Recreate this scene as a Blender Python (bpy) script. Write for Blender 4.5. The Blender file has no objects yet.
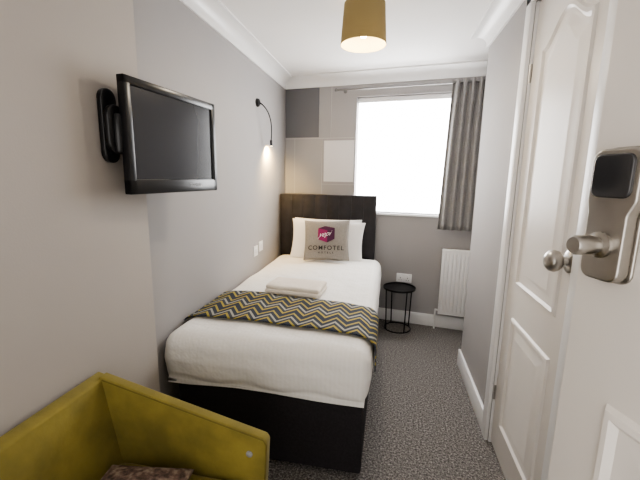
import bpy, bmesh, math, random
from mathutils import Vector, Matrix, noise
random.seed(3)
scene = bpy.context.scene
COL = scene.collection

# ------------------------------------------------------------ materials
def srgb(r, g, b):
    def f(c):
        c /= 255.0
        return c/12.92 if c <= 0.04045 else ((c+0.055)/1.055)**2.4
    return (f(r), f(g), f(b), 1.0)

def mat(name, col, rough=0.6, metal=0.0, noise_scale=None, noise_amt=0.06, bump=0.0, bump_scale=200, sheen=0.0, coat=0.0, spec=None):
    m = bpy.data.materials.new(name); m.use_nodes = True
    nt = m.node_tree; b = nt.nodes['Principled BSDF']
    b.inputs['Base Color'].default_value = col
    b.inputs['Roughness'].default_value = rough
    b.inputs['Metallic'].default_value = metal
    if sheen: b.inputs['Sheen Weight'].default_value = sheen
    if coat: b.inputs['Coat Weight'].default_value = coat
    if spec is not None: b.inputs['Specular IOR Level'].default_value = spec
    tc = nt.nodes.new('ShaderNodeTexCoord')
    if noise_scale:
        n = nt.nodes.new('ShaderNodeTexNoise'); n.inputs['Scale'].default_value = noise_scale; n.inputs['Detail'].default_value = 6
        nt.links.new(tc.outputs['Object'], n.inputs['Vector'])
        cr = nt.nodes.new('ShaderNodeValToRGB')
        cr.color_ramp.elements[0].position = 0.3; cr.color_ramp.elements[1].position = 0.7
        cr.color_ramp.elements[0].color = tuple(c*(1-noise_amt) for c in col[:3])+(1,)
        cr.color_ramp.elements[1].color = tuple(min(1, c*(1+noise_amt)) for c in col[:3])+(1,)
        nt.links.new(n.outputs['Fac'], cr.inputs['Fac']); nt.links.new(cr.outputs['Color'], b.inputs['Base Color'])
    if bump:
        n2 = nt.nodes.new('ShaderNodeTexNoise'); n2.inputs['Scale'].default_value = bump_scale; n2.inputs['Detail'].default_value = 4
        nt.links.new(tc.outputs['Object'], n2.inputs['Vector'])
        bp = nt.nodes.new('ShaderNodeBump'); bp.inputs['Strength'].default_value = bump; bp.inputs['Distance'].default_value = 0.01
        nt.links.new(n2.outputs['Fac'], bp.inputs['Height']); nt.links.new(bp.outputs['Normal'], b.inputs['Normal'])
    return m

def emis(name, col, strength):
    m = bpy.data.materials.new(name); m.use_nodes = True
    b = m.node_tree.nodes['Principled BSDF']
    b.inputs['Base Color'].default_value = col
    b.inputs['Emission Color'].default_value = col
    b.inputs['Emission Strength'].default_value = strength
    return m

M_wall = mat('wall_paint', srgb(168, 165, 164), 0.75, noise_scale=3, noise_amt=0.02, bump=0.05, bump_scale=150)
M_wall_near = mat('chimney_paint', srgb(174, 167, 160), 0.75, noise_scale=3, noise_amt=0.02, bump=0.05, bump_scale=150)
M_ceil = mat('ceiling_paint', srgb(245, 243, 241), 0.8, noise_scale=4, noise_amt=0.01)
M_trim = mat('white_gloss', srgb(242, 241, 240), 0.35, noise_scale=5, noise_amt=0.01)
M_door = mat('door_paint', srgb(240, 235, 229), 0.4, noise_scale=4, noise_amt=0.015)
M_black = mat('black_plastic', srgb(20, 20, 22), 0.3, noise_scale=20, noise_amt=0.05)
M_reader = mat('smoked_black_gloss', srgb(52, 52, 54), 0.2, noise_scale=20, noise_amt=0.05, coat=0.5)
M_blackm = mat('black_metal', srgb(20, 20, 22), 0.45, metal=0.3, noise_scale=20, noise_amt=0.1)
M_chrome = mat('satin_chrome', srgb(186, 182, 176), 0.32, metal=1.0, noise_scale=40, noise_amt=0.03)
M_steel = mat('brushed_pole', srgb(140, 138, 137), 0.35, metal=1.0, noise_scale=40, noise_amt=0.03)
M_wplastic = mat('white_plastic', srgb(238, 238, 238), 0.3, noise_scale=30, noise_amt=0.01)
M_base = mat('divan_fabric', srgb(34, 30, 33), 0.85, noise_scale=120, noise_amt=0.3, bump=0.3, bump_scale=400)
M_velvet = mat('headboard_velvet', srgb(27, 22, 25), 0.6, noise_scale=11, noise_amt=0.6, sheen=0.12, bump=0.5, bump_scale=14)
M_pillow = mat('pillow_cotton', srgb(240, 238, 236), 0.85, noise_scale=6, noise_amt=0.015, bump=0.25, bump_scale=9)
M_towel = mat('towel_cotton', srgb(240, 230, 216), 0.95, noise_scale=60, noise_amt=0.03, bump=0.5, bump_scale=350)
M_cush = mat('linen_grey', srgb(146, 141, 135), 0.9, noise_scale=180, noise_amt=0.18, bump=0.4, bump_scale=300)
M_curt = mat('curtain_grey', srgb(156, 154, 152), 0.85, noise_scale=90, noise_amt=0.08, bump=0.2, bump_scale=300)
M_chair = mat('chair_velvet', srgb(132, 119, 52), 0.85, noise_scale=9, noise_amt=0.25, sheen=0.1, bump=0.1, bump_scale=60)
M_seam = mat('chair_piping', srgb(108, 97, 42), 0.85, noise_scale=40, noise_amt=0.1)
M_wood = mat('leg_wood', srgb(70, 50, 35), 0.5, noise_scale=30, noise_amt=0.2)
M_text = mat('print_charcoal', srgb(44, 41, 42), 0.8, noise_scale=50, noise_amt=0.05)
M_mag = mat('print_magenta', srgb(134, 22, 86), 0.7, noise_scale=50, noise_amt=0.05)
M_pur = mat('print_plum', srgb(72, 22, 60), 0.7, noise_scale=50, noise_amt=0.05)
M_wht = mat('print_white', srgb(245, 240, 242), 0.7, noise_scale=50, noise_amt=0.02)
M_gold = mat('print_silver', srgb(150, 150, 150), 0.6, noise_scale=50, noise_amt=0.02)
M_sq_dark = mat('painted_slate', srgb(110, 110, 113), 0.7, noise_scale=4, noise_amt=0.03)
M_sq_lite = mat('painted_pale', srgb(220, 218, 217), 0.5, noise_scale=4, noise_amt=0.02)
M_sq_mid = mat('painted_mid', srgb(164, 162, 161), 0.7, noise_scale=4, noise_amt=0.02)
M_line = mat('painted_pale_line', srgb(186, 184, 182), 0.7, noise_scale=4, noise_amt=0.02)
M_bulb = emis('bulb_glow', (1.0, 0.86, 0.62, 1), 8.0)
M_led = emis('led_glow', (1.0, 0.8, 0.55, 1), 8.0)
M_screen = mat('tv_screen', srgb(42, 42, 46), 0.22, noise_scale=2, noise_amt=0.05)

def blind_mat():
    m = emis('sheer_blind_glow', (0.985, 0.99, 1.0, 1), 15.0)
    nt = m.node_tree; b = nt.nodes['Principled BSDF']
    tc = nt.nodes.new('ShaderNodeTexCoord'); w = nt.nodes.new('ShaderNodeTexNoise')
    w.inputs['Scale'].default_value = 2
    mr = nt.nodes.new('ShaderNodeMapRange'); mr.inputs['To Min'].default_value = 9.0; mr.inputs['To Max'].default_value = 15
    nt.links.new(tc.outputs['Object'], w.inputs['Vector']); nt.links.new(w.outputs['Fac'], mr.inputs['Value'])
    nt.links.new(mr.outputs[0], b.inputs['Emission Strength'])
    return m
M_pane = blind_mat()

def shade_mat():
    m = bpy.data.materials.new('mustard_shade'); m.use_nodes = True
    nt = m.node_tree; b = nt.nodes['Principled BSDF']; out = nt.nodes['Material Output']
    b.inputs['Base Color'].default_value = srgb(158, 142, 102); b.inputs['Roughness'].default_value = 0.9
    tr = nt.nodes.new('ShaderNodeBsdfTranslucent'); tr.inputs['Color'].default_value = srgb(176, 158, 116)
    mx = nt.nodes.new('ShaderNodeMixShader'); mx.inputs[0].default_value = 0.11
    tc = nt.nodes.new('ShaderNodeTexCoord'); n = nt.nodes.new('ShaderNodeTexNoise'); n.inputs['Scale'].default_value = 150
    bp = nt.nodes.new('ShaderNodeBump'); bp.inputs['Strength'].default_value = 0.3
    nt.links.new(tc.outputs['Object'], n.inputs['Vector']); nt.links.new(n.outputs['Fac'], bp.inputs['Height']); nt.links.new(bp.outputs['Normal'], b.inputs['Normal'])
    nt.links.new(b.outputs[0], mx.inputs[1]); nt.links.new(tr.outputs[0], mx.inputs[2]); nt.links.new(mx.outputs[0], out.inputs['Surface'])
    return m
M_shade = shade_mat()

def carpet_mat():
    m = bpy.data.materials.new('carpet_grey'); m.use_nodes = True
    nt = m.node_tree; b = nt.nodes['Principled BSDF']; b.inputs['Roughness'].default_value = 0.98
    b.inputs['Specular IOR Level'].default_value = 0.1
    tc = nt.nodes.new('ShaderNodeTexCoord')
    n = nt.nodes.new('ShaderNodeTexNoise'); n.inputs['Scale'].default_value = 100; n.inputs['Detail'].default_value = 6; n.inputs['Roughness'].default_value = 0.8
    cr = nt.nodes.new('ShaderNodeValToRGB'); e = cr.color_ramp.elements
    e[0].position = 0.36; e[0].color = srgb(60, 57, 56); e[1].position = 0.66; e[1].color = srgb(194, 189, 184)
    mid = e.new(0.5); mid.color = srgb(116, 112, 109)
    nt.links.new(tc.outputs['Object'], n.inputs['Vector']); nt.links.new(n.outputs['Fac'], cr.inputs['Fac']); nt.links.new(cr.outputs['Color'], b.inputs['Base Color'])
    bp = nt.nodes.new('ShaderNodeBump'); bp.inputs['Strength'].default_value = 0.4; bp.inputs['Distance'].default_value = 0.01
    nt.links.new(n.outputs['Fac'], bp.inputs['Height']); nt.links.new(bp.outputs['Normal'], b.inputs['Normal'])
    return m
M_carpet = carpet_mat()

def duvet_mat():
    m = bpy.data.materials.new('duvet_stripe'); m.use_nodes = True
    nt = m.node_tree; b = nt.nodes['Principled BSDF']
    tc = nt.nodes.new('ShaderNodeTexCoord'); w = nt.nodes.new('ShaderNodeTexWave')
    w.wave_type = 'BANDS'; w.bands_direction = 'X'; w.inputs['Scale'].default_value = 15
    cr = nt.nodes.new('ShaderNodeValToRGB'); e = cr.color_ramp.elements
    e[0].position = 0.42; e[0].color = srgb(239, 236, 230); e[1].position = 0.58; e[1].color = srgb(241, 238, 233)
    nt.links.new(tc.outputs['Object'], w.inputs['Vector']); nt.links.new(w.outputs['Fac'], cr.inputs['Fac']); nt.links.new(cr.outputs['Color'], b.inputs['Base Color'])
    b.inputs['Roughness'].default_value = 0.8
    n2 = nt.nodes.new('ShaderNodeTexNoise'); n2.inputs['Scale'].default_value = 5; n2.inputs['Detail'].default_value = 4
    bp = nt.nodes.new('ShaderNodeBump'); bp.inputs['Strength'].default_value = 0.45; bp.inputs['Distance'].default_value = 0.05
    nt.links.new(tc.outputs['Object'], n2.inputs['Vector']); nt.links.new(n2.outputs['Fac'], bp.inputs['Height']); nt.links.new(bp.outputs['Normal'], b.inputs['Normal'])
    return m
M_duvet = duvet_mat()

def zigzag_mat():
    m = bpy.data.materials.new('chevron_weave'); m.use_nodes = True
    nt = m.node_tree; b = nt.nodes['Principled BSDF']; b.inputs['Roughness'].default_value = 0.85
    tc = nt.nodes.new('ShaderNodeTexCoord'); sp = nt.nodes.new('ShaderNodeSeparateXYZ')
    nt.links.new(tc.outputs['UV'], sp.inputs[0])
    def mth(op, a, bb=None):
        n = nt.nodes.new('ShaderNodeMath'); n.operation = op
        for i, v in enumerate((a, bb)):
            if v is None: continue
            if isinstance(v, (int, float)): n.inputs[i].default_value = v
            else: nt.links.new(v, n.inputs[i])
        return n.outputs[0]
    tri = mth('PINGPONG', sp.outputs['X'], 0.060)
    s = mth('ADD', sp.outputs['Y'], mth('MULTIPLY', tri, 1.4))
    f = mth('FRACT', mth('MULTIPLY', s, 1/0.175))
    cr = nt.nodes.new('ShaderNodeValToRGB'); cr.color_ramp.interpolation = 'CONSTANT'; e = cr.color_ramp.elements
    e[0].position = 0; e[0].color = srgb(42, 48, 62)
    e[1].position = 0.28; e[1].color = srgb(170, 152, 70)
    for p, c in ((0.40, (56, 60, 68)), (0.56, (158, 157, 148)), (0.68, (46, 52, 64)), (0.88, (164, 148, 74))):
        x = e.new(p); x.color = srgb(*c)
    nt.links.new(f, cr.inputs['Fac']); nt.links.new(cr.outputs['Color'], b.inputs['Base Color'])
    return m
M_zig = zigzag_mat()

def knit_mat():
    m = bpy.data.materials.new('knit_pattern'); m.use_nodes = True
    nt = m.node_tree; b = nt.nodes['Principled BSDF']; b.inputs['Roughness'].default_value = 0.95
    tc = nt.nodes.new('ShaderNodeTexCoord'); v = nt.nodes.new('ShaderNodeTexNoise'); v.inputs['Scale'].default_value = 55; v.inputs['Detail'].default_value = 3
    cr = nt.nodes.new('ShaderNodeValToRGB'); e = cr.color_ramp.elements
    e[0].color = srgb(62, 52, 46); e[0].position = 0.35; e[1].color = srgb(138, 122, 108); e[1].position = 0.68
    x = e.new(0.5); x.color = srgb(100, 80, 72)
    nt.links.new(tc.outputs['Object'], v.inputs['Vector']); nt.links.new(v.outputs['Fac'], cr.inputs['Fac']); nt.links.new(cr.outputs['Color'], b.inputs['Base Color'])
    bp = nt.nodes.new('ShaderNodeBump'); bp.inputs['Strength'].default_value = 0.6
    nt.links.new(v.outputs['Fac'], bp.inputs['Height']); nt.links.new(bp.outputs['Normal'], b.inputs['Normal'])
    return m
M_knit = knit_mat()

# ------------------------------------------------------------ mesh helpers
def finish(name, bm, m, loc=(0, 0, 0), rot=(0, 0, 0), parent=None, smooth=False, **props):
    bmesh.ops.recalc_face_normals(bm, faces=bm.faces)
    me = bpy.data.meshes.new(name); bm.to_mesh(me); bm.free()
    ob = bpy.data.objects.new(name, me); COL.objects.link(ob)
    ob.location = loc; ob.rotation_euler = rot
    if m: me.materials.append(m)
    if smooth is True:
        for p in me.polygons: p.use_smooth = True
    elif smooth:
        for p in me.polygons: p.use_smooth = True
        me.set_sharp_from_angle(angle=math.radians(smooth))
    if parent: ob.parent = parent
    for k, v in props.items(): ob[k] = v
    return ob

def empty(name, loc, rot=(0, 0, 0), **props):
    e = bpy.data.objects.new(name, None); COL.objects.link(e); e.location = loc; e.rotation_euler = rot
    e.empty_display_size = 0.1
    for k, v in props.items(): e[k] = v
    return e

def add_box(bm, lo, hi, bev=0.0, seg=2):
    c = [(a+b)/2 for a, b in zip(lo, hi)]; s = [max(1e-4, b-a) for a, b in zip(lo, hi)]
    t = bmesh.new()
    bmesh.ops.create_cube(t, size=1.0)
    bmesh.ops.scale(t, vec=s, verts=t.verts); bmesh.ops.translate(t, vec=c, verts=t.verts)
    if bev: bmesh.ops.bevel(t, geom=list(t.edges), offset=bev, segments=seg, profile=0.5, affect='EDGES')
    merge(bm, t)

def merge(bm, t, mx=None):
    if mx is not None: bmesh.ops.transform(t, matrix=mx, verts=t.verts)
    me = bpy.data.meshes.new('tmp'); t.to_mesh(me); t.free(); bm.from_mesh(me); bpy.data.meshes.remove(me)

def box(name, lo, hi, m, bev=0.0, loc=(0, 0, 0), rot=(0, 0, 0), parent=None, seg=2, **props):
    bm = bmesh.new(); add_box(bm, lo, hi, bev, seg)
    return finish(name, bm, m, loc, rot, parent, smooth=(40 if bev else False), **props)

def boxes(name, lst, m, bev=0.0, loc=(0, 0, 0), rot=(0, 0, 0), parent=None, **props):
    bm = bmesh.new()
    for lo, hi in lst: add_box(bm, lo, hi, bev)
    return finish(name, bm, m, loc, rot, parent, smooth=(40 if bev else False), **props)

def add_tube(bm, pts, r, n=12, cap=True, closed=False):
    pts = [Vector(p) for p in pts]; rings = []
    N = len(pts); up = Vector((0, 0, 1)); prev = None
    for i, p in enumerate(pts):
        if closed: d = (pts[(i+1) % N]-pts[i-1]).normalized()
        elif i == 0: d = (pts[1]-pts[0]).normalized()
        elif i == N-1: d = (pts[-1]-pts[-2]).normalized()
        else: d = (pts[i+1]-pts[i-1]).normalized()
        if prev is None:
            a = up if abs(d.dot(up)) < 0.9 else Vector((1, 0, 0))
            x = d.cross(a).normalized()
        else:
            x = (prev - d*prev.dot(d)).normalized()
        prev = x; y = d.cross(x)
        rr = r[i] if isinstance(r, (list, tuple)) else r
        rings.append([bm.verts.new(p + x*rr*math.cos(2*math.pi*k/n) + y*rr*math.sin(2*math.pi*k/n)) for k in range(n)])
    M = N if closed else N-1
    for i in range(M):
        A, B = rings[i], rings[(i+1) % N]
        for k in range(n): bm.faces.new((A[k], A[(k+1) % n], B[(k+1) % n], B[k]))
    if cap and not closed:
        bm.faces.new(rings[0][::-1]); bm.faces.new(rings[-1])

def tube(name, pts, r, m, n=12, loc=(0, 0, 0), rot=(0, 0, 0), parent=None, closed=False, **props):
    bm = bmesh.new(); add_tube(bm, pts, r, n, closed=closed)
    return finish(name, bm, m, loc, rot, parent, smooth=50, **props)

def add_lathe(bm, prof, n=32, axis='Z', loc=(0, 0, 0), cap=True):
    t = bmesh.new(); rings = []
    for (r, z) in prof:
        rings.append([t.verts.new((max(r, 1e-4)*math.cos(2*math.pi*k/n), max(r, 1e-4)*math.sin(2*math.pi*k/n), z)) for k in range(n)])
    for i in range(len(rings)-1):
        A, B = rings[i], rings[i+1]
        for k in range(n): t.faces.new((A[k], A[(k+1) % n], B[(k+1) % n], B[k]))
    if cap:
        t.faces.new(rings[0][::-1]); t.faces.new(rings[-1])
    mx = Matrix.Identity(4)
    if axis == '-X': mx = Matrix.Rotation(-math.pi/2, 4, 'Y')
    if axis == '-Y': mx = Matrix.Rotation(math.pi/2, 4, 'X')
    if axis == 'X': mx = Matrix.Rotation(math.pi/2, 4, 'Y')
    merge(bm, t, Matrix.Translation(loc) @ mx)

def lathe(name, prof, m, n=32, axis='Z', off=(0, 0, 0), loc=(0, 0, 0), rot=(0, 0, 0), parent=None, cap=True, **props):
    bm = bmesh.new(); add_lathe(bm, prof, n, axis, off, cap)
    return finish(name, bm, m, loc, rot, parent, smooth=45, **props)

def grid_rbox(size, r, n, fn=None):
    bm = bmesh.new(); bmesh.ops.create_cube(bm, size=1.0)
    bmesh.ops.subdivide_edges(bm, edges=list(bm.edges), cuts=n, use_grid_fill=True)
    h = Vector(size)/2; rr = Vector((min(r, h.x*.999), min(r, h.y*.999), min(r, h.z*.999)))
    for v in bm.verts:
        p = Vector([h[i]*math.sin(v.co[i]*math.pi) if abs(v.co[i]) < 0.5 else h[i]*(1 if v.co[i] > 0 else -1) for i in range(3)])
        q = Vector([max(-(h[i]-rr[i]), min(h[i]-rr[i], p[i])) for i in range(3)])
        d = Vector([(p[i]-q[i])/rr[i] for i in range(3)])
        if d.length > 1e-6:
            d.normalize(); p = q + Vector([d[i]*rr[i] for i in range(3)])
        v.co = p
        if fn: v.co = fn(v.co.copy())
    return bm

def pillow_t(u, v, T, e=0.38): return T*max(0, (1-u**2))**e*max(0, (1-v**2))**e
def pillow_bm(W, H, T, n=24, seed=0, wr=0.006, pinch=0.06):
    bm = bmesh.new(); g = {}
    for side in (1, -1):
        for i in range(n+1):
            for j in range(n+1):
                u = -math.cos(math.pi*i/n); v = -math.cos(math.pi*j/n)
                edge = i in (0, n) or j in (0, n)
                if edge and side == -1: g[(side, i, j)] = g[(1, i, j)]; continue
                x = W/2*u*(1-pinch*(1-v*v)); z = H/2*v*(1-pinch*(1-u*u))
                t = pillow_t(u, v, T)
                w = wr*noise.noise(Vector((x*9+seed, z*9, side*3)))*(0 if edge else 1)*min(1, t/T*2)
                g[(side, i, j)] = bm.verts.new((x, -side*(t+w), z))
    for side in (1, -1):
        for i in range(n):
            for j in range(n):
                q = [g[(side, i, j)], g[(side, i+1, j)], g[(side, i+1, j+1)], g[(side, i, j+1)]]
                bm.faces.new(q if side == 1 else q[::-1])
    return bm

def prism(name, poly, lo, hi, axis, m, bev=0.0, parent=None, loc=(0, 0, 0), rot=(0, 0, 0), seg=3, **props):
    bm = bmesh.new()
    def P(a, b, c):
        return {'X': (c, a, b), 'Y': (a, c, b), 'Z': (a, b, c)}[axis]
    A = [bm.verts.new(P(a, b, lo)) for a, b in poly]; B = [bm.verts.new(P(a, b, hi)) for a, b in poly]
    n = len(poly)
    bm.faces.new(A); bm.faces.new(B[::-1])
    for i in range(n): bm.faces.new((A[i], B[i], B[(i+1) % n], A[(i+1) % n]))
    bmesh.ops.recalc_face_normals(bm, faces=bm.faces)
    if bev: bmesh.ops.bevel(bm, geom=list(bm.edges), offset=bev, segments=seg, profile=0.5, affect='EDGES')
    return finish(name, bm, m, loc, rot, parent, smooth=(40 if bev else False), **props)

def text_mesh(name, s, size, m, parent, place, spacing=1.0, shear=0.0, offset=0.0):
    c = bpy.data.curves.new('txt', 'FONT'); c.body = s; c.size = size; c.align_x = 'CENTER'; c.align_y = 'CENTER'
    c.space_character = spacing; c.shear = shear; c.offset = offset
    o = bpy.data.objects.new('txt', c); COL.objects.link(o)
    bpy.context.view_layer.update()
    dg = bpy.context.evaluated_depsgraph_get()
    me = bpy.data.meshes.new_from_object(o.evaluated_get(dg))
    bpy.data.objects.remove(o)
    for v in me.vertices: v.co = place(v.co)
    me.materials.clear(); me.materials.append(m)
    ob = bpy.data.objects.new(name, me); COL.objects.link(ob); ob.parent = parent
    return ob

# ------------------------------------------------------------ room constants
XL, XN, YN, XR, YR = -1.08, -1.0, 1.335, 0.60, 2.70
ZC = 2.38
TH = math.atan(0.14); Y0 = 3.5
def bwl(u): return (u*math.cos(TH), Y0-u*math.sin(TH), 0)
RB = (0, 0, -TH)
ST = dict(kind='structure')

box('floor', (-1.5, -1.2, -0.1), (1.4, 3.95, 0), M_carpet, label='grey speckled carpet floor', **ST)
box('ceiling', (-1.5, -1.2, ZC), (1.4, 3.95, ZC+0.1), M_ceil, label='smooth white painted ceiling', **ST)
box('wall_left', (XL-0.12, YN-0.0, 0), (XL, 3.9, ZC), M_wall, label='pale grey painted side wall', **ST)
box('wall_chimney', (XN-0.2, -1.2, 0), (XN, YN, ZC), M_wall_near, 0.003, label='projecting pale grey wall holding the television', **ST)
UL, UR, ZB, ZT = -0.345, 0.66, 1.085, 2.17
boxes('wall_back', [((-1.11, 0, 0), (UL, 0.2, ZC)), ((UR, 0, 0), (1.12, 0.2, ZC)),
                    ((UL, 0, 0), (UR, 0.2, ZB)), ((UL, 0, ZT), (UR, 0.2, ZC))], M_wall, loc=(0, Y0, 0), rot=RB, label='grey painted wall with the window opening', **ST)
DY0, DY1, DZ = 1.235, 1.885, 2.20
boxes('wall_right', [((XR, DY1+0.0, 0), (XR+0.1, YR, ZC)), ((XR, -1.2, 0), (XR+0.1, DY0, ZC)), ((XR, DY0, DZ), (XR+0.1, DY1, ZC)),
                     ((XR+0.1, YR-0.1, 0), (1.1, YR, ZC))], M_wall, label='pale grey partition wall around the inner door', **ST)
box('wall_alcove', (1.0, YR, 0), (1.1, 3.6, ZC), M_wall, label='grey painted alcove wall beside the radiator', **ST)

def cove_profile(s=0.10):
    p = [(0, 0), (0, -s), (0.012, -s), (0.012, -s+0.012)]
    for k in range(1, 8):
        a = math.pi/2*k/8
        p.append((0.012+(s-0.024)*(1-math.cos(a)), (-s+0.012)+(s-0.024)*math.sin(a)))
    p += [(s-0.012, -0.012), (s, -0.012), (s, 0)]
    return p
def coving(name, a, b, inward, label, ma=0, mb=0):
    a = Vector(a); b = Vector(b); inn = Vector(inward).normalized(); bm = bmesh.new()
    d = (b-a).normalized()
    pr = cove_profile()
    rings = []
    for P, mm in ((a, -ma), (b, mb)):
        rings.append([bm.verts.new((P.x+inn.x*o+d.x*o*mm, P.y+inn.y*o+d.y*o*mm, ZC+z)) for o, z in pr])
    n = len(pr)
    for i in range(n): bm.faces.new((rings[0][i], rings[1][i], rings[1][(i+1) % n], rings[0][(i+1) % n]))
    bm.faces.new(rings[0]); bm.faces.new(rings[1][::-1])
    return finish(name, bm, M_trim, smooth=35, label=label, **ST)
bl = bwl(-1.10); br = bwl(1.05)
coving('trim_1', (XL, YN), (XL, 3.66), (1, 0), 'white moulded ceiling coving')
coving('trim_2', (bl[0], bl[1]), (br[0], br[1]), (-math.sin(TH), -math.cos(TH)), 'white moulded ceiling coving above the window')
coving('trim_3', (XR, -0.6), (XR, YR), (-1, 0), 'white moulded ceiling coving on the partition', mb=1)
coving('trim_4', (XR, YR), (1.0, YR), (0, 1), 'white moulded ceiling coving turning the corner', ma=1)
coving('trim_5', (XN, -0.6), (XN, YN), (1, 0), 'white moulded ceiling coving')

def skirting(name, lo, hi, loc=(0, 0, 0), rot=(0, 0, 0)):
    box(name, lo, hi, M_trim, 0.006, loc=loc, rot=rot, label='white painted skirting board', **ST)
skirting('baseboard_back', (-1.05, -0.018, 0), (0.98, 0, 0.12), loc=(0, Y0, 0), rot=RB)
skirting('baseboard_right', (XR-0.018, 1.96, 0), (XR, YR+0.018, 0.13))
skirting('baseboard_return', (XR, YR, 0), (1.0, YR+0.018, 0.13))
skirting('baseboard_left', (XL, YN, 0), (XL+0.018, 3.6, 0.13))

box('wall_panel_slate', (-1.085, -0.004, 1.81), (-0.725, 0, 2.28), M_sq_dark, loc=(0, Y0, 0), rot=RB, label='dark slate painted rectangle on the wall', **ST)
box('wall_panel_pale', (-0.665, -0.006, 1.375), (-0.36, 0, 1.775), M_sq_lite, loc=(0, Y0, 0), rot=RB, label='pale painted square on the wall', **ST)
boxes('wall_panel_mid', [((-0.722, -0.003, 1.79), (-0.60, 0, 2.28)), ((-1.085, -0.003, 1.25), (-0.69, 0, 1.795))], M_sq_mid, loc=(0, Y0, 0), rot=RB, label='mid grey painted blocks on the wall', **ST)
boxes('wall_panel_line', [((-1.085, -0.005, 1.795), (-0.36, 0, 1.802)), ((-0.69, -0.005, 1.25), (-0.684, 0, 1.795)), ((-0.60, -0.005, 1.802), (-0.595, 0, 2.28)),
                          ((-0.684, -0.005, 1.345), (-0.36, 0, 1.351)), ((-0.985, -0.005, 1.25), (-0.981, 0, 1.795))], M_line, loc=(0, Y0, 0), rot=RB, label='fine pale painted grid lines on the wall', **ST)

win = empty('window_1', (0, Y0, 0), RB, label='white framed window with a bright sheer blind', **ST)
fr = 0.045
boxes('window_frame', [((UL, 0.09, ZB), (UL+fr, 0.14, ZT)), ((UR-fr, 0.09, ZB), (UR, 0.14, ZT)),
                       ((UL, 0.09, ZB), (UR, 0.14, ZB+fr)), ((UL, 0.09, ZT-fr), (UR, 0.14, ZT)),
                       ((0.14, 0.09, ZB), (0.18, 0.14, ZT))], M_trim, 0.004, parent=win)
box('window_blind', (UL+0.012, 0.040, ZB+0.016), (UR-0.012, 0.046, ZT-0.03), M_pane, parent=win)
box('blind_rail', (UL+0.005, 0.025, ZT-0.05), (UR-0.005, 0.07, ZT-0.004), M_trim, 0.008, parent=win)
box('window_sill', (UL-0.0, -0.02, ZB-0.02), (UR, 0.09, ZB), M_trim, 0.004, parent=win)

# ------------------------------------------------------------ doors
def moulding(bm, y0, y1, z0, z1, arch, x, sgn=-1, N=24, q=1.0):
    steps = [(0, 0.0), (0.006, 0.008), (0.016, 0.010), (0.026, 0.002), (0.05, 0.001), (0.075, 0.009), (0.08, 0.009)]
    loops = []
    for ins, h in steps:
        pts = [(y0+ins, z0+ins), (y1-ins, z0+ins)]
        for k in range(N+1):
            t = 1-2*k/N
            yy = (y0+y1)/2 + t*((y1-y0)/2-ins)
            zz = z1-ins-arch*(1-math.cos(math.pi*t))/2*1.0
            pts.append((yy, zz))
        loops.append([bm.verts.new((x+sgn*h*q, a, b)) for a, b in pts])
    for A, B in zip(loops, loops[1:]):
        n = len(A)
        for i in range(n): bm.faces.new((A[i], A[(i+1) % n], B[(i+1) % n], B[i]))
    bm.faces.new(loops[-1])

d1 = empty('door_1', (XR, (DY0+DY1)/2, 0), label='white moulded panel door with a satin knob', **ST)
def L(y): return y-(DY0+DY1)/2
bm = bmesh.new(); add_box(bm, (0.012, L(DY0)+0.005, 0.01), (0.05, L(DY1)-0.005, DZ-0.005), 0.002)
moulding(bm, L(1.355), L(1.765), 0.93, 2.06, 0.09, 0.0125, q=1.15)
moulding(bm, L(1.355), L(1.765), 0.18, 0.77, 0.0, 0.0125, q=1.15)
finish('door_leaf', bm, M_door, parent=d1, smooth=30)
def arch_box(lst, name, parent): return boxes(name, lst, M_trim, 0.006, parent=parent)
arch_box([((-0.02, L(DY1), 0), (0, L(DY1)+0.07, DZ+0.06)), ((-0.02, L(DY0)-0.07, 0), (0, L(DY0), DZ+0.06)),
          ((-0.02, L(DY0)-0.07, DZ), (0, L(DY1)+0.07, DZ+0.07)),
          ((0, L(DY1)-0.004, 0), (0.06, L(DY1), DZ)), ((0, L(DY0), 0), (0.06, L(DY0)+0.004, DZ))], 'door_frame', d1)
k = 1.4
lathe('door_knob', [(0.028*k, 0), (0.028*k, 0.004), (0.022*k, 0.008), (0.011*k, 0.010), (0.010*k, 0.022), (0.018*k, 0.027), (0.025*k, 0.037), (0.0272*k, 0.050), (0.025*k, 0.063), (0.017*k, 0.073), (0.008*k, 0.077), (0.0, 0.078)], M_chrome,
      axis='-X', off=(0.012, L(1.315), 1.150), parent=d1, label='round satin chrome door knob')
for hz in (0.3, 1.9):
    tube('hinge', [(0.006, L(DY1)-0.004, hz-0.04), (0.006, L(DY1)-0.004, hz+0.04)], 0.006, M_chrome, parent=d1)

EX, EY = 0.325, 0.668
d2 = empty('door_2', (EX, EY, 0), (0, 0, math.radians(19)), label='open white panel entrance door with electronic lock', **ST)
bm = bmesh.new(); add_box(bm, (0, -0.78, 0.012), (0.044, 0, 2.0), 0.003)
for (a, b) in ((-0.36, -0.088), (-0.70, -0.44)):
    moulding(bm, a, b, 0.20, 1.075, 0.0, 0.0, q=1.1)
    moulding(bm, a, b, 1.60, 1.9, 0.04, 0.0, q=1.1)
finish('door_leaf', bm, M_door, parent=d2, smooth=30)
lock = empty('door_lock', (0, -0.062, 1.37)); lock.parent = d2; lock['label'] = 'satin chrome and black electronic card lock'
def rounded(corners, n=6):
    """corners: (cx, cz, r, a0) quarter arcs counter-clockwise"""
    pts = []
    for (cx, cz, r, a0) in corners:
        for q in range(n):
            a = math.radians(a0+90*q/(n-1)); pts.append((cx+r*math.cos(a), cz+r*math.sin(a)))
    return pts
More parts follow.
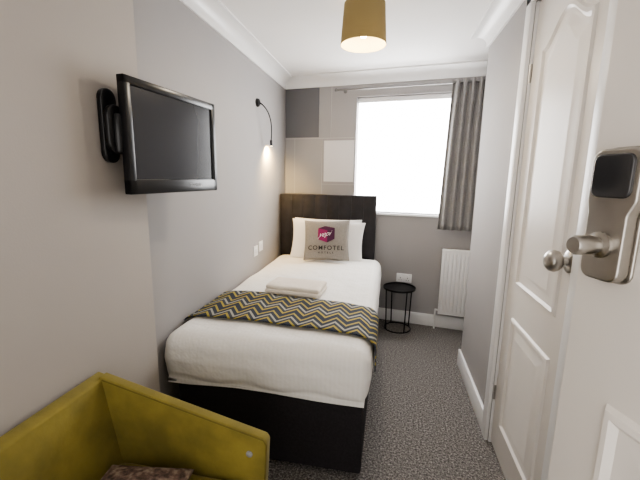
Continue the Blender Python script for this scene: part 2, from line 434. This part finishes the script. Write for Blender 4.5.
def lock_outline(g=0.0):
    return rounded([(0.020, 0.080, 0.018-g, 0), (-0.022, 0.080, 0.018-g, 90)]) + [(-0.040+g, 0.022), (-0.030+g, 0.002)] + \
           rounded([(-0.014, -0.084, 0.016-g, 180), (0.018, -0.084, 0.016-g, 270)]) + [(0.034-g, 0.002), (0.038-g, 0.022)]
prism('lock_plate', lock_outline(-0.003), -0.005, 0.0, 'X', M_chrome, 0.001, parent=lock, seg=1)
prism('lock_cover', lock_outline(0.0), -0.026, -0.005, 'X', M_chrome, 0.004, parent=lock, seg=4)
prism('card_reader', rounded([(0.018, 0.078, 0.012, 0), (-0.020, 0.078, 0.012, 90), (-0.020, 0.038, 0.012, 180), (0.018, 0.038, 0.012, 270)]), -0.031, -0.020, 'X', M_reader, 0.003, parent=lock, seg=4)
lathe('lock_handle', [(0.020, 0), (0.020, 0.006), (0.013, 0.009), (0.0125, 0.016), (0.0145, 0.019), (0.015, 0.043), (0.012, 0.048), (0, 0.049)], M_chrome, axis='-X', off=(-0.025, 0.003, -0.045), parent=lock)

# ------------------------------------------------------------ bed
BX = -0.535
bed = empty('bed', (BX, 2.47, 0), label='single divan bed with white duvet against dark headboard', category='bed')
def by(y): return y-2.47
box('divan_base', (-0.465, by(1.475), 0.03), (0.465, by(3.41), 0.42), M_base, 0.012, parent=bed, seg=3, label='black fabric divan base')
for sx in (-0.4, 0.4):
    for yy in (1.6, 3.3):
        lathe('castor', [(0.02, 0), (0.022, 0.01), (0.022, 0.03), (0.015, 0.04)], M_black, off=(sx, by(yy), 0), parent=bed, n=16)
box('mattress', (-0.46, by(1.50), 0.42), (0.46, by(3.41), 0.60), M_pillow, 0.03, parent=bed, seg=3)
def dfn(p):
    x, y, z = p
    top = max(0, z/0.125)
    z += 0.012*top*(1-(x/0.5)**2)
    s = noise.noise(Vector((x*4, y*3, z*3)))*0.008+noise.noise(Vector((x*11+5, y*8, z*6)))*0.003
    z += s*(1 if z > 0 else 0.6)
    low = max(0, -z/0.125)
    if abs(x) > 0.44: x += math.copysign(1, x)*(0.006*math.sin(y*17+x)*(0.3+low)+0.014*(1-abs(z)/0.125))
    if y < -0.88: y -= (0.008*math.sin(x*19)*(0.3+low)+0.014*(1-abs(z)/0.125))
    if z < -0.11: z += 0.008*math.sin(x*7+y*5)
    return Vector((x, y, z))
bm = grid_rbox((1.01, 1.91, 0.25), 0.065, 46, dfn)
for v in bm.verts:
    if v.co.z < -0.06:
        t = min(1, (-0.06-v.co.z)/0.05)
        hx, hy = 0.49, 0.948
        if 0.40 < abs(v.co.x) < hx: v.co.x = math.copysign(abs(v.co.x)+(hx-abs(v.co.x))*t, v.co.x)
        if v.co.y < -0.87 and v.co.y > -hy: v.co.y += (-hy-v.co.y)*t
dv = finish('duvet', bm, M_duvet, loc=(-0.020, by(1.455+0.955), 0.525), parent=bed, smooth=True, label='white striped duvet')

bm = bmesh.new(); hx0, hx1 = -1.065-BX, -0.115-BX; nchan = 8; w = (hx1-hx0)/nchan
add_box(bm, (hx0, by(3.42), 0.0), (hx1, by(3.495), 1.25), 0.008, 3)
for k in range(nchan):
    add_box(bm, (hx0+k*w, by(3.416), 0.30), (hx0+(k+1)*w, by(3.46), 1.248), 0.0025, 2)
finish('headboard', bm, M_velvet, parent=bed, smooth=40, label='dark velvet headboard with faint vertical channels')

def runner():
    CXo = -0.020; W0 = 0.523; r = 0.07
    path = []
    for k in range(2, 7):
        a = math.pi/2*k/6; path.append((-W0+r-r*math.cos(a)-0.004*(1-k/6), 0.587+r*math.sin(a)))
    for k in range(1, 30):
        x = -W0+r+(2*W0-2*r)*k/30; path.append((x, 0.66+0.011*(1-(x/0.45)**2)))
    for k in range(0, 7):
        a = math.pi/2*(1-k/6); path.append((W0-r+r*math.cos(a)+0.004*(k/6), 0.587+r*math.sin(a)))
    for z in (0.56, 0.52, 0.48): path.append((W0+0.004, z))
    bm = bmesh.new(); uv = bm.loops.layers.uv.new('UVMap')
    s = 0; rows = []; prev = None; ny = 16
    for (x, z) in path:
        if prev: s += math.hypot(x-prev[0], z-prev[1])
        prev = (x, z)
        t = (x+W0)/(2*W0)
        ya = 1.61+0.06*(1-t); yb = 2.03+0.08*(1-t)
        row = []
        for j in range(ny+1):
            f = j/ny; y = ya+(yb-ya)*f
            dz = 0.003+noise.noise(Vector(((x)*4, (by(y)-by(2.41))*3, (z-0.525)*3)))*0.008+noise.noise(Vector((x*11+5, (y-2.41)*8, (z-.525)*6)))*0.003
            row.append((bm.verts.new((x+CXo, by(y), z+dz+0.003)), s, f*0.44))
        rows.append(row)
    for i in range(len(rows)-1):
        for j in range(ny):
            q = [rows[i][j], rows[i+1][j], rows[i+1][j+1], rows[i][j+1]]
            f = bm.faces.new([a[0] for a in q])
            for lp, a in zip(f.loops, q): lp[uv].uv = (a[1], a[2])
    bmesh.ops.recalc_face_normals(bm, faces=bm.faces)
    me = bpy.data.meshes.new('bed_runner'); bm.to_mesh(me); bm.free()
    ob = bpy.data.objects.new('bed_runner', me); COL.objects.link(ob); me.materials.append(M_zig)
    for p in me.polygons: p.use_smooth = True
    md = ob.modifiers.new('s', 'SOLIDIFY'); md.thickness = 0.004; md.offset = 1
    ob.location = (BX, 2.47, 0)
    ob['label'] = 'mustard, navy and grey chevron runner across the duvet'; ob['category'] = 'bed runner'
runner()

finish('pillow', pillow_bm(0.66, 0.38, 0.045, seed=1), M_pillow, loc=(-0.57, 3.355, 0.835), rot=(math.radians(-6), 0, 0), smooth=True,
       label='white cotton pillow propped on the headboard', category='pillow', group='white bed pillows')
finish('pillow', pillow_bm(0.70, 0.38, 0.045, seed=7), M_pillow, loc=(-0.555, 3.248, 0.83), rot=(math.radians(-12), math.radians(1.5), 0), smooth=True,
       label='white cotton pillow behind the grey cushion', category='pillow', group='white bed pillows')

CW, CH, CT = 0.42, 0.37, 0.05
cu = empty('cushion', (-0.53, 3.075, 0.678), (math.radians(-18), math.radians(-2), math.radians(2)), label='grey linen cushion printed with hotel logo', category='cushion')
finish('cushion_cover', pillow_bm(CW, CH, CT, seed=4), M_cush, loc=(0, 0, CH/2), parent=cu, smooth=True)
def onc(off):
    def f(co):
        x, z = co[0], co[1]
        u = min(0.98, abs(x)/(CW/2)); v = min(0.98, abs(z-CH/2)/(CH/2))
        return Vector((x, -(pillow_t(u, v, CT)+off), z))
    return f
text_mesh('lettering', 'COMFOTEL', 0.054, M_text, cu, lambda c: onc(0.007)((c.x, c.y+0.108)), spacing=1.22, offset=0.0006)
text_mesh('lettering', 'H O T E L S', 0.023, M_text, cu, lambda c: onc(0.009)((c.x, c.y+0.066)), spacing=1.2, offset=0.0004)
def poly_on(name, pts, m, off):
    bm = bmesh.new(); bm.faces.new([bm.verts.new((x, z, 0)) for x, z in pts])
    bmesh.ops.subdivide_edges(bm, edges=list(bm.edges), cuts=6, use_grid_fill=True)
    g = onc(off)
    for v in bm.verts: v.co = g((v.co.x, v.co.y))
    finish(name, bm, m, parent=cu)
poly_on('logo_box_front', [(-0.072, 0.186), (0.012, 0.158), (0.012, 0.268), (-0.072, 0.286)], M_mag, 0.007)
poly_on('logo_box_side', [(0.012, 0.158), (0.078, 0.190), (0.078, 0.290), (0.012, 0.268)], M_pur, 0.007)
poly_on('logo_box_top', [(-0.072, 0.286), (0.012, 0.268), (0.078, 0.290), (-0.010, 0.308)], M_pur, 0.007)
text_mesh('lettering', 'yepi', 0.068, M_wht, cu, lambda c: onc(0.011)((c.x-0.016, c.y+0.232+c.x*0.15)), shear=0.6, offset=-0.0008, spacing=0.95)

tw = empty('towel', (-0.575, 2.20, 0.669), (0, 0, math.radians(-5)), label='folded white towel lying on the duvet', category='towel')
def tfn(seed):
    def f(p):
        p.z += noise.noise(Vector((p.x*8+seed, p.y*8, 0)))*0.004
        return p
    return f
for k in range(2):
    bm = grid_rbox((0.37-0.008*k, 0.22-0.008*k, 0.032), 0.015, 14, tfn(k*5))
    finish('towel_fold', bm, M_towel, loc=(0.002*k, 0.003*k, 0.016+0.025*k), parent=tw, smooth=True)

# ------------------------------------------------------------ TV
A = Vector((-0.928, 1.145)); Bp = Vector((-0.869, 1.690)); mid = (A+Bp)/2; Wt = (Bp-A).length
ang = math.atan2(Bp.y-A.y, Bp.x-A.x)
tv = empty('television', (mid.x, mid.y, 1.345), (0, 0, ang), label='black flat screen television on a swing-arm wall bracket', category='television')
hw = Wt/2; TZ = 0.415
boxes('tv_bezel', [((-hw, -0.012, 0), (hw, 0.02, 0.055)), ((-hw, -0.012, TZ-0.03), (hw, 0.02, TZ)),
                   ((-hw, -0.012, 0.0), (-hw+0.03, 0.02, TZ)), ((hw-0.03, -0.012, 0), (hw, 0.02, TZ))], M_black, 0.004, parent=tv)
box('tv_screen', (-hw+0.028, -0.005, 0.053), (hw-0.028, 0.0, TZ-0.028), M_screen, parent=tv)
box('tv_back', (-hw+0.03, 0.0, 0.03), (hw-0.03, 0.045, TZ-0.03), M_black, 0.01, parent=tv)
text_mesh('tv_badge', 'TOSHIBA', 0.020, M_gold, tv, lambda c: Vector((c.x+0.10, -0.0128, c.y+0.03)))
inv = (Matrix.Translation((mid.x, mid.y, 1.345)) @ Matrix.Rotation(ang, 4, 'Z')).inverted()
br_ = empty('wall_bracket', (0, 0, 0)); br_.parent = tv
br_.matrix_local = inv
br_['label'] = 'black pivoting wall bracket'
def capsule(cy, cz, r, hh, n=10):
    pts = []
    for k in range(n+1):
        a = math.pi*k/n; pts.append((cy+r*math.cos(a), cz+hh+r*math.sin(a)))
    for k in range(n+1):
        a = math.pi+math.pi*k/n; pts.append((cy+r*math.cos(a), cz-hh+r*math.sin(a)))
    return pts
prism('wall_plate', capsule(1.145, 1.585, 0.036, 0.092), XN, XN+0.020, 'X', M_black, 0.004, parent=br_)
prism('pivot_cover', capsule(1.150, 1.575, 0.040, 0.045), XN+0.018, XN+0.042, 'X', M_black, 0.008, parent=br_)
bm = bmesh.new()
add_lathe(bm, [(0.015, -0.07), (0.022, -0.06), (0.022, 0.06), (0.015, 0.07)], 20, 'Z', (XN+0.042, 1.155, 1.56))
add_tube(bm, [(XN+0.042, 1.155, 1.58), (XN+0.05, 1.28, 1.58)], 0.014)
add_tube(bm, [(XN+0.042, 1.155, 1.53), (XN+0.05, 1.28, 1.53)], 0.014)
add_lathe(bm, [(0.018, -0.05), (0.018, 0.05)], 20, 'Z', (XN+0.052, 1.29, 1.56))
finish('swing_arm', bm, M_black, parent=br_, smooth=40)

# ------------------------------------------------------------ reading light
rl = empty('reading_light', (XL, 2.85, 2.0), label='black flexible gooseneck reading light on the wall', category='wall light')
lathe('light_base', [(0.032, 0), (0.032, 0.012), (0.027, 0.02), (0.012, 0.022)], M_black, axis='X', parent=rl)
pts = []
for k in range(17):
    t = k/16
    pts.append((0.02+0.055*math.sin(t*math.pi*0.9)+0.03*t, 0.02+0.13*t**1.3-0.02*math.sin(t*math.pi), 0.02*math.sin(t*math.pi)-0.28*t**1.2))
tube('gooseneck', pts, 0.0045, M_black, parent=rl, n=10)
e = pts[-1]
lathe('light_head', [(0.006, 0), (0.010, -0.006), (0.011, -0.045), (0.011, -0.050)], M_black, off=(e[0], e[1], e[2]+0.004), parent=rl, n=20)
lathe('led_lens', [(0.009, 0), (0.009, -0.003)], M_led, off=(e[0], e[1], e[2]-0.046), parent=rl, n=20)

for yy, zz in ((2.76, 0.80), (2.88, 0.82)):
    s = empty('light_switch', (XL, yy, zz), label='white square wall switch plate beside the bed', category='light switch', group='bedside switch plates')
    box('switch_plate', (0, -0.043, -0.043), (0.009, 0.043, 0.043), M_wplastic, 0.003, parent=s)
    box('rocker', (0.008, -0.012, -0.018), (0.014, 0.012, 0.018), M_wplastic, 0.002, parent=s)
sx, sy, _ = bwl(0.185)
so = empty('power_socket', (sx, sy, 0.455), RB, label='white double power socket above the skirting board', category='socket')
box('socket_plate', (-0.073, -0.010, -0.043), (0.073, 0, 0.043), M_wplastic, 0.003, parent=so)
for dx in (-0.035, 0.035):
    box('socket_rocker', (dx-0.008, -0.014, 0.01), (dx+0.008, -0.009, 0.032), M_wplastic, 0.002, parent=so)
    boxes('socket_pins', [((dx-0.003, -0.0105, -0.005), (dx+0.003, -0.0095, 0.004)), ((dx-0.014, -0.0105, -0.022), (dx-0.007, -0.0095, -0.018)), ((dx+0.007, -0.0105, -0.022), (dx+0.014, -0.0095, -0.018))], M_black, parent=so)

# ------------------------------------------------------------ radiator
ra = empty('radiator', (bwl(0.52)[0], bwl(0.52)[1]-0.004, 0), RB, label='white panel radiator with vertical flutes below the curtain', category='radiator')
bm = bmesh.new()
nx = 120; RW = 0.42; z0, z1 = 0.16, 0.775
cols = []
for i in range(nx+1):
    x = RW*i/nx; ph = (x/0.034) % 1.0
    d = 0.010*(1 if abs(ph-.5) < 0.28 else max(0, 1-(abs(ph-.5)-.28)/0.12))
    col = []
    for z, f in ((z0, 0), (z0+0.03, 0), (z0+0.045, 1), (z1-0.045, 1), (z1-0.03, 0), (z1, 0)):
        col.append(bm.verts.new((x, -0.075-d*f, z)))
    cols.append(col)
for i in range(nx):
    for j in range(5): bm.faces.new((cols[i][j], cols[i+1][j], cols[i+1][j+1], cols[i][j+1]))
add_box(bm, (0, -0.074, z0), (RW, -0.06, z1), 0.003)
finish('radiator_panel', bm, M_trim, parent=ra, smooth=40)
bm = bmesh.new(); add_box(bm, (0.002, -0.07, z1-0.002), (RW, -0.02, z1+0.008), 0.003)
for k in range(10): add_box(bm, (0.02+k*0.04, -0.062, z0+0.03), (0.024+k*0.04, -0.02, z1))
add_box(bm, (0.05, -0.03, 0.3), (0.09, 0.002, 0.7)); add_box(bm, (0.33, -0.03, 0.3), (0.37, 0.002, 0.7))
add_box(bm, (0.0, -0.07, z0+0.01), (0.003, -0.02, z1))
finish('radiator_grille', bm, M_trim, parent=ra, smooth=40)
bm = bmesh.new(); add_tube(bm, [(-0.025, -0.05, 0), (-0.025, -0.05, 0.19)], 0.008); add_tube(bm, [(-0.03, -0.05, 0.19), (0.01, -0.05, 0.19)], 0.010)
finish('radiator_valve', bm, M_trim, parent=ra, smooth=40)

# ------------------------------------------------------------ curtain + pole
cp = empty('curtain_pole', (0, Y0, 2.225), RB, label='thin brushed metal curtain pole above the window', category='curtain pole')
tube('pole', [(-0.52, -0.085, 0), (0.93, -0.085, 0)], 0.009, M_steel, parent=cp)
lathe('finial', [(0.0, -0.012), (0.012, -0.01), (0.017, 0), (0.012, 0.01), (0, 0.012)], M_steel, axis='X', off=(-0.53, -0.085, 0), parent=cp, n=20)
for ux in (-0.46, 0.88):
    bm = bmesh.new(); add_tube(bm, [(ux, -0.075, 0), (ux, 0, 0)], 0.006); add_lathe(bm, [(0.018, 0), (0.018, 0.005)], 20, '-Y', (ux, 0, 0))
    finish('pole_bracket', bm, M_steel, parent=cp, smooth=40)
cu2 = empty('curtain', (0, Y0, 0.965), RB, label='grey eyelet curtain gathered beside the window', category='curtain')
bm = bmesh.new(); nx, nz = 110, 24; g = []
for i in range(nx+1):
    row = []
    for j in range(nz+1):
        t = i/nx; f = j/nz
        x0 = 0.46+0.04*f
        x = x0+(0.77-x0)*t
        amp = 0.026*(0.75+0.25*f)+0.007*noise.noise(Vector((t*5, f*2, 0)))
        y = -0.085+amp*math.sin(t*2*math.pi*4.5+0.5*math.sin(f*3))
        row.append(bm.verts.new((x, y, 1.285*f)))
    g.append(row)
for i in range(nx):
    for j in range(nz): bm.faces.new((g[i][j], g[i+1][j], g[i+1][j+1], g[i][j+1]))
cc = finish('curtain_fabric', bm, M_curt, parent=cu2, smooth=True)
md = cc.modifiers.new('s', 'SOLIDIFY'); md.thickness = 0.003

# ------------------------------------------------------------ side table
st = empty('side_table', (0.137, 3.30, 0), label='small round black metal side table with wire frame', category='side table')
TT = 0.405
lathe('table_top', [(0.0, TT-0.010), (0.142, TT-0.010), (0.149, TT-0.007), (0.149, TT+0.010), (0.145, TT+0.010), (0.143, TT-0.002), (0, TT-0.002)], M_blackm, n=48, parent=st, cap=False)
ring = [(0.122*math.cos(2*math.pi*k/40), 0.122*math.sin(2*math.pi*k/40), 0.006) for k in range(40)]
tube('base_ring', ring, 0.006, M_blackm, parent=st, closed=True, n=10)
for k in range(4):
    a = 2*math.pi*k/4+0.5
    tube('leg', [(0.122*math.cos(a), 0.122*math.sin(a), 0.006), (0.137*math.cos(a), 0.137*math.sin(a), TT-0.008)], 0.006, M_blackm, parent=st, n=10)

# ------------------------------------------------------------ pendant lamp
pl = empty('ceiling_lamp', (-0.175, 2.06, ZC), label='mustard drum shade pendant lamp, lit', category='ceiling lamp')
bm = bmesh.new()
add_lathe(bm, [(0.122, -0.262), (0.108, -0.062), (0.106, -0.062), (0.120, -0.262)], 64, cap=False)
finish('lamp_shade', bm, M_shade, parent=pl, smooth=60)
lathe('ceiling_rose', [(0.045, 0), (0.045, -0.012), (0.03, -0.022), (0.008, -0.024)], M_wplastic, parent=pl)
tube('cord', [(0, 0, -0.02), (0, 0, -0.09)], 0.004, M_wplastic, parent=pl)
bm = bmesh.new(); add_lathe(bm, [(0.018, -0.085), (0.018, -0.14)], 20)
for k in range(3):
    a = 2*math.pi*k/3; add_tube(bm, [(0.015*math.cos(a), 0.015*math.sin(a), -0.09), (0.107*math.cos(a), 0.107*math.sin(a), -0.066)], 0.002, 6)
finish('lamp_holder', bm, M_wplastic, parent=pl, smooth=40)
lathe('bulb', [(0.012, -0.14), (0.02, -0.155), (0.03, -0.185), (0.028, -0.205), (0.015, -0.222), (0, -0.226)], M_bulb, parent=pl, n=24)

# ------------------------------------------------------------ armchair
CX, CY = -0.67, 0.66
ch = empty('armchair', (CX, CY, 0), label='mustard green velvet armchair against the wall', category='armchair')
x0, x1 = -0.985-CX, -0.345-CX
ya, yb = -0.33, 0.335
prism('backrest', [(x0, 0.20), (x0+0.10, 0.20), (x0+0.10, 0.42), (x0+0.045, 0.72), (x0, 0.73)], ya+0.002, yb-0.002, 'Y', M_chair, 0.008, parent=ch)
for s, (a, b) in (('n', (yb-0.04, yb)), ('f', (ya, ya+0.04))):
    prism('armrest', [(x0+0.02, 0.20), (x1-0.02, 0.20), (x1, 0.575), (x1-0.01, 0.59), (x0+0.03, 0.73)], a, b, 'Y', M_chair, 0.008, parent=ch)
    yi = a if s == 'n' else b
    tube('piping', [(x0+0.047, yi, 0.721), (x1-0.012, yi, 0.587), (x1-0.002, yi, 0.571), (x1-0.012, yi, 0.38)], 0.0022, M_seam, parent=ch, n=8)
box('seat_base', (x0+0.06, ya+0.04, 0.19), (x1-0.04, yb-0.04, 0.36), M_chair, 0.01, parent=ch)
bm = grid_rbox((x1-x0-0.13, yb-ya-0.09, 0.11), 0.04, 14, lambda p: p+Vector((0, 0, 0.015*(1-(p.x/0.3)**2)*(1-(p.y/0.3)**2) if p.z > 0 else 0)))
finish('seat_cushion', bm, M_chair, loc=((x0+x1)/2+0.035, (ya+yb)/2, 0.385), parent=ch, smooth=True)
for px in (x0+0.07, x1-0.08):
    for py in (ya+0.06, yb-0.06):
        lathe('leg', [(0.012, 0), (0.022, 0.195)], M_wood, off=(px, py, 0), parent=ch, n=16)
lathe('button', [(0.011, 0), (0.011, 0.003), (0.007, 0.006), (0, 0.007)], M_gold, axis='-Y', off=(x1-0.06, yb-0.04, 0.53), parent=ch, n=20)
finish('throw_cushion', pillow_bm(0.27, 0.34, 0.045, seed=9), M_knit, loc=(-0.675, 0.705, 0.495), rot=(math.radians(-89), 0, math.radians(8)), smooth=True,
       label='brown knitted cushion lying on the armchair seat', category='cushion')

# ------------------------------------------------------------ lights
def point(name, loc, energy, col, r=0.03, parent=None):
    l = bpy.data.lights.new(name, 'POINT'); l.energy = energy; l.color = col; l.shadow_soft_size = r
    o = bpy.data.objects.new(name, l); COL.objects.link(o); o.location = loc
    if parent: o.parent = parent
    return o
point('bulb_light', (0, 0, -0.245), 14, (1.0, 0.89, 0.74), 0.03, pl)
sp = bpy.data.lights.new('reading_spot', 'SPOT'); sp.energy = 40; sp.color = (1.0, 0.68, 0.28); sp.spot_size = math.radians(155); sp.spot_blend = 0.9; sp.shadow_soft_size = 0.012
so_ = bpy.data.objects.new('reading_spot', sp); COL.objects.link(so_); so_.parent = rl; so_.location = (e[0]-0.02, e[1]+0.06, e[2]-0.056); so_.rotation_euler = (math.radians(16), math.radians(30), 0)

w = bpy.data.worlds.new('World'); scene.world = w; w.use_nodes = True
bg = w.node_tree.nodes['Background']; bg.inputs[0].default_value = (1.0, 0.96, 0.915, 1); bg.inputs[1].default_value = 2.75
try: scene.view_settings.look = 'AgX - Medium High Contrast'
except Exception as ex: print('look', ex)

# ------------------------------------------------------------ camera from measured vanishing points
f = 355.0
Yc = Vector((70, 62, -f)).normalized()
vx = -32; d = (f*f+70*vx)/62
Zc = Vector((-vx, d, f)).normalized()
Xc = Yc.cross(Zc).normalized(); Zc = Xc.cross(Yc)
R = Matrix((Xc, Yc, Zc))
cam = bpy.data.cameras.new('camera'); co = bpy.data.objects.new('camera', cam); COL.objects.link(co)
cam.sensor_width = 36; cam.lens = f/640*36; cam.clip_start = 0.02
co.matrix_world = Matrix.Translation((0, 0, 1.42)) @ R.to_4x4()
scene.camera = co
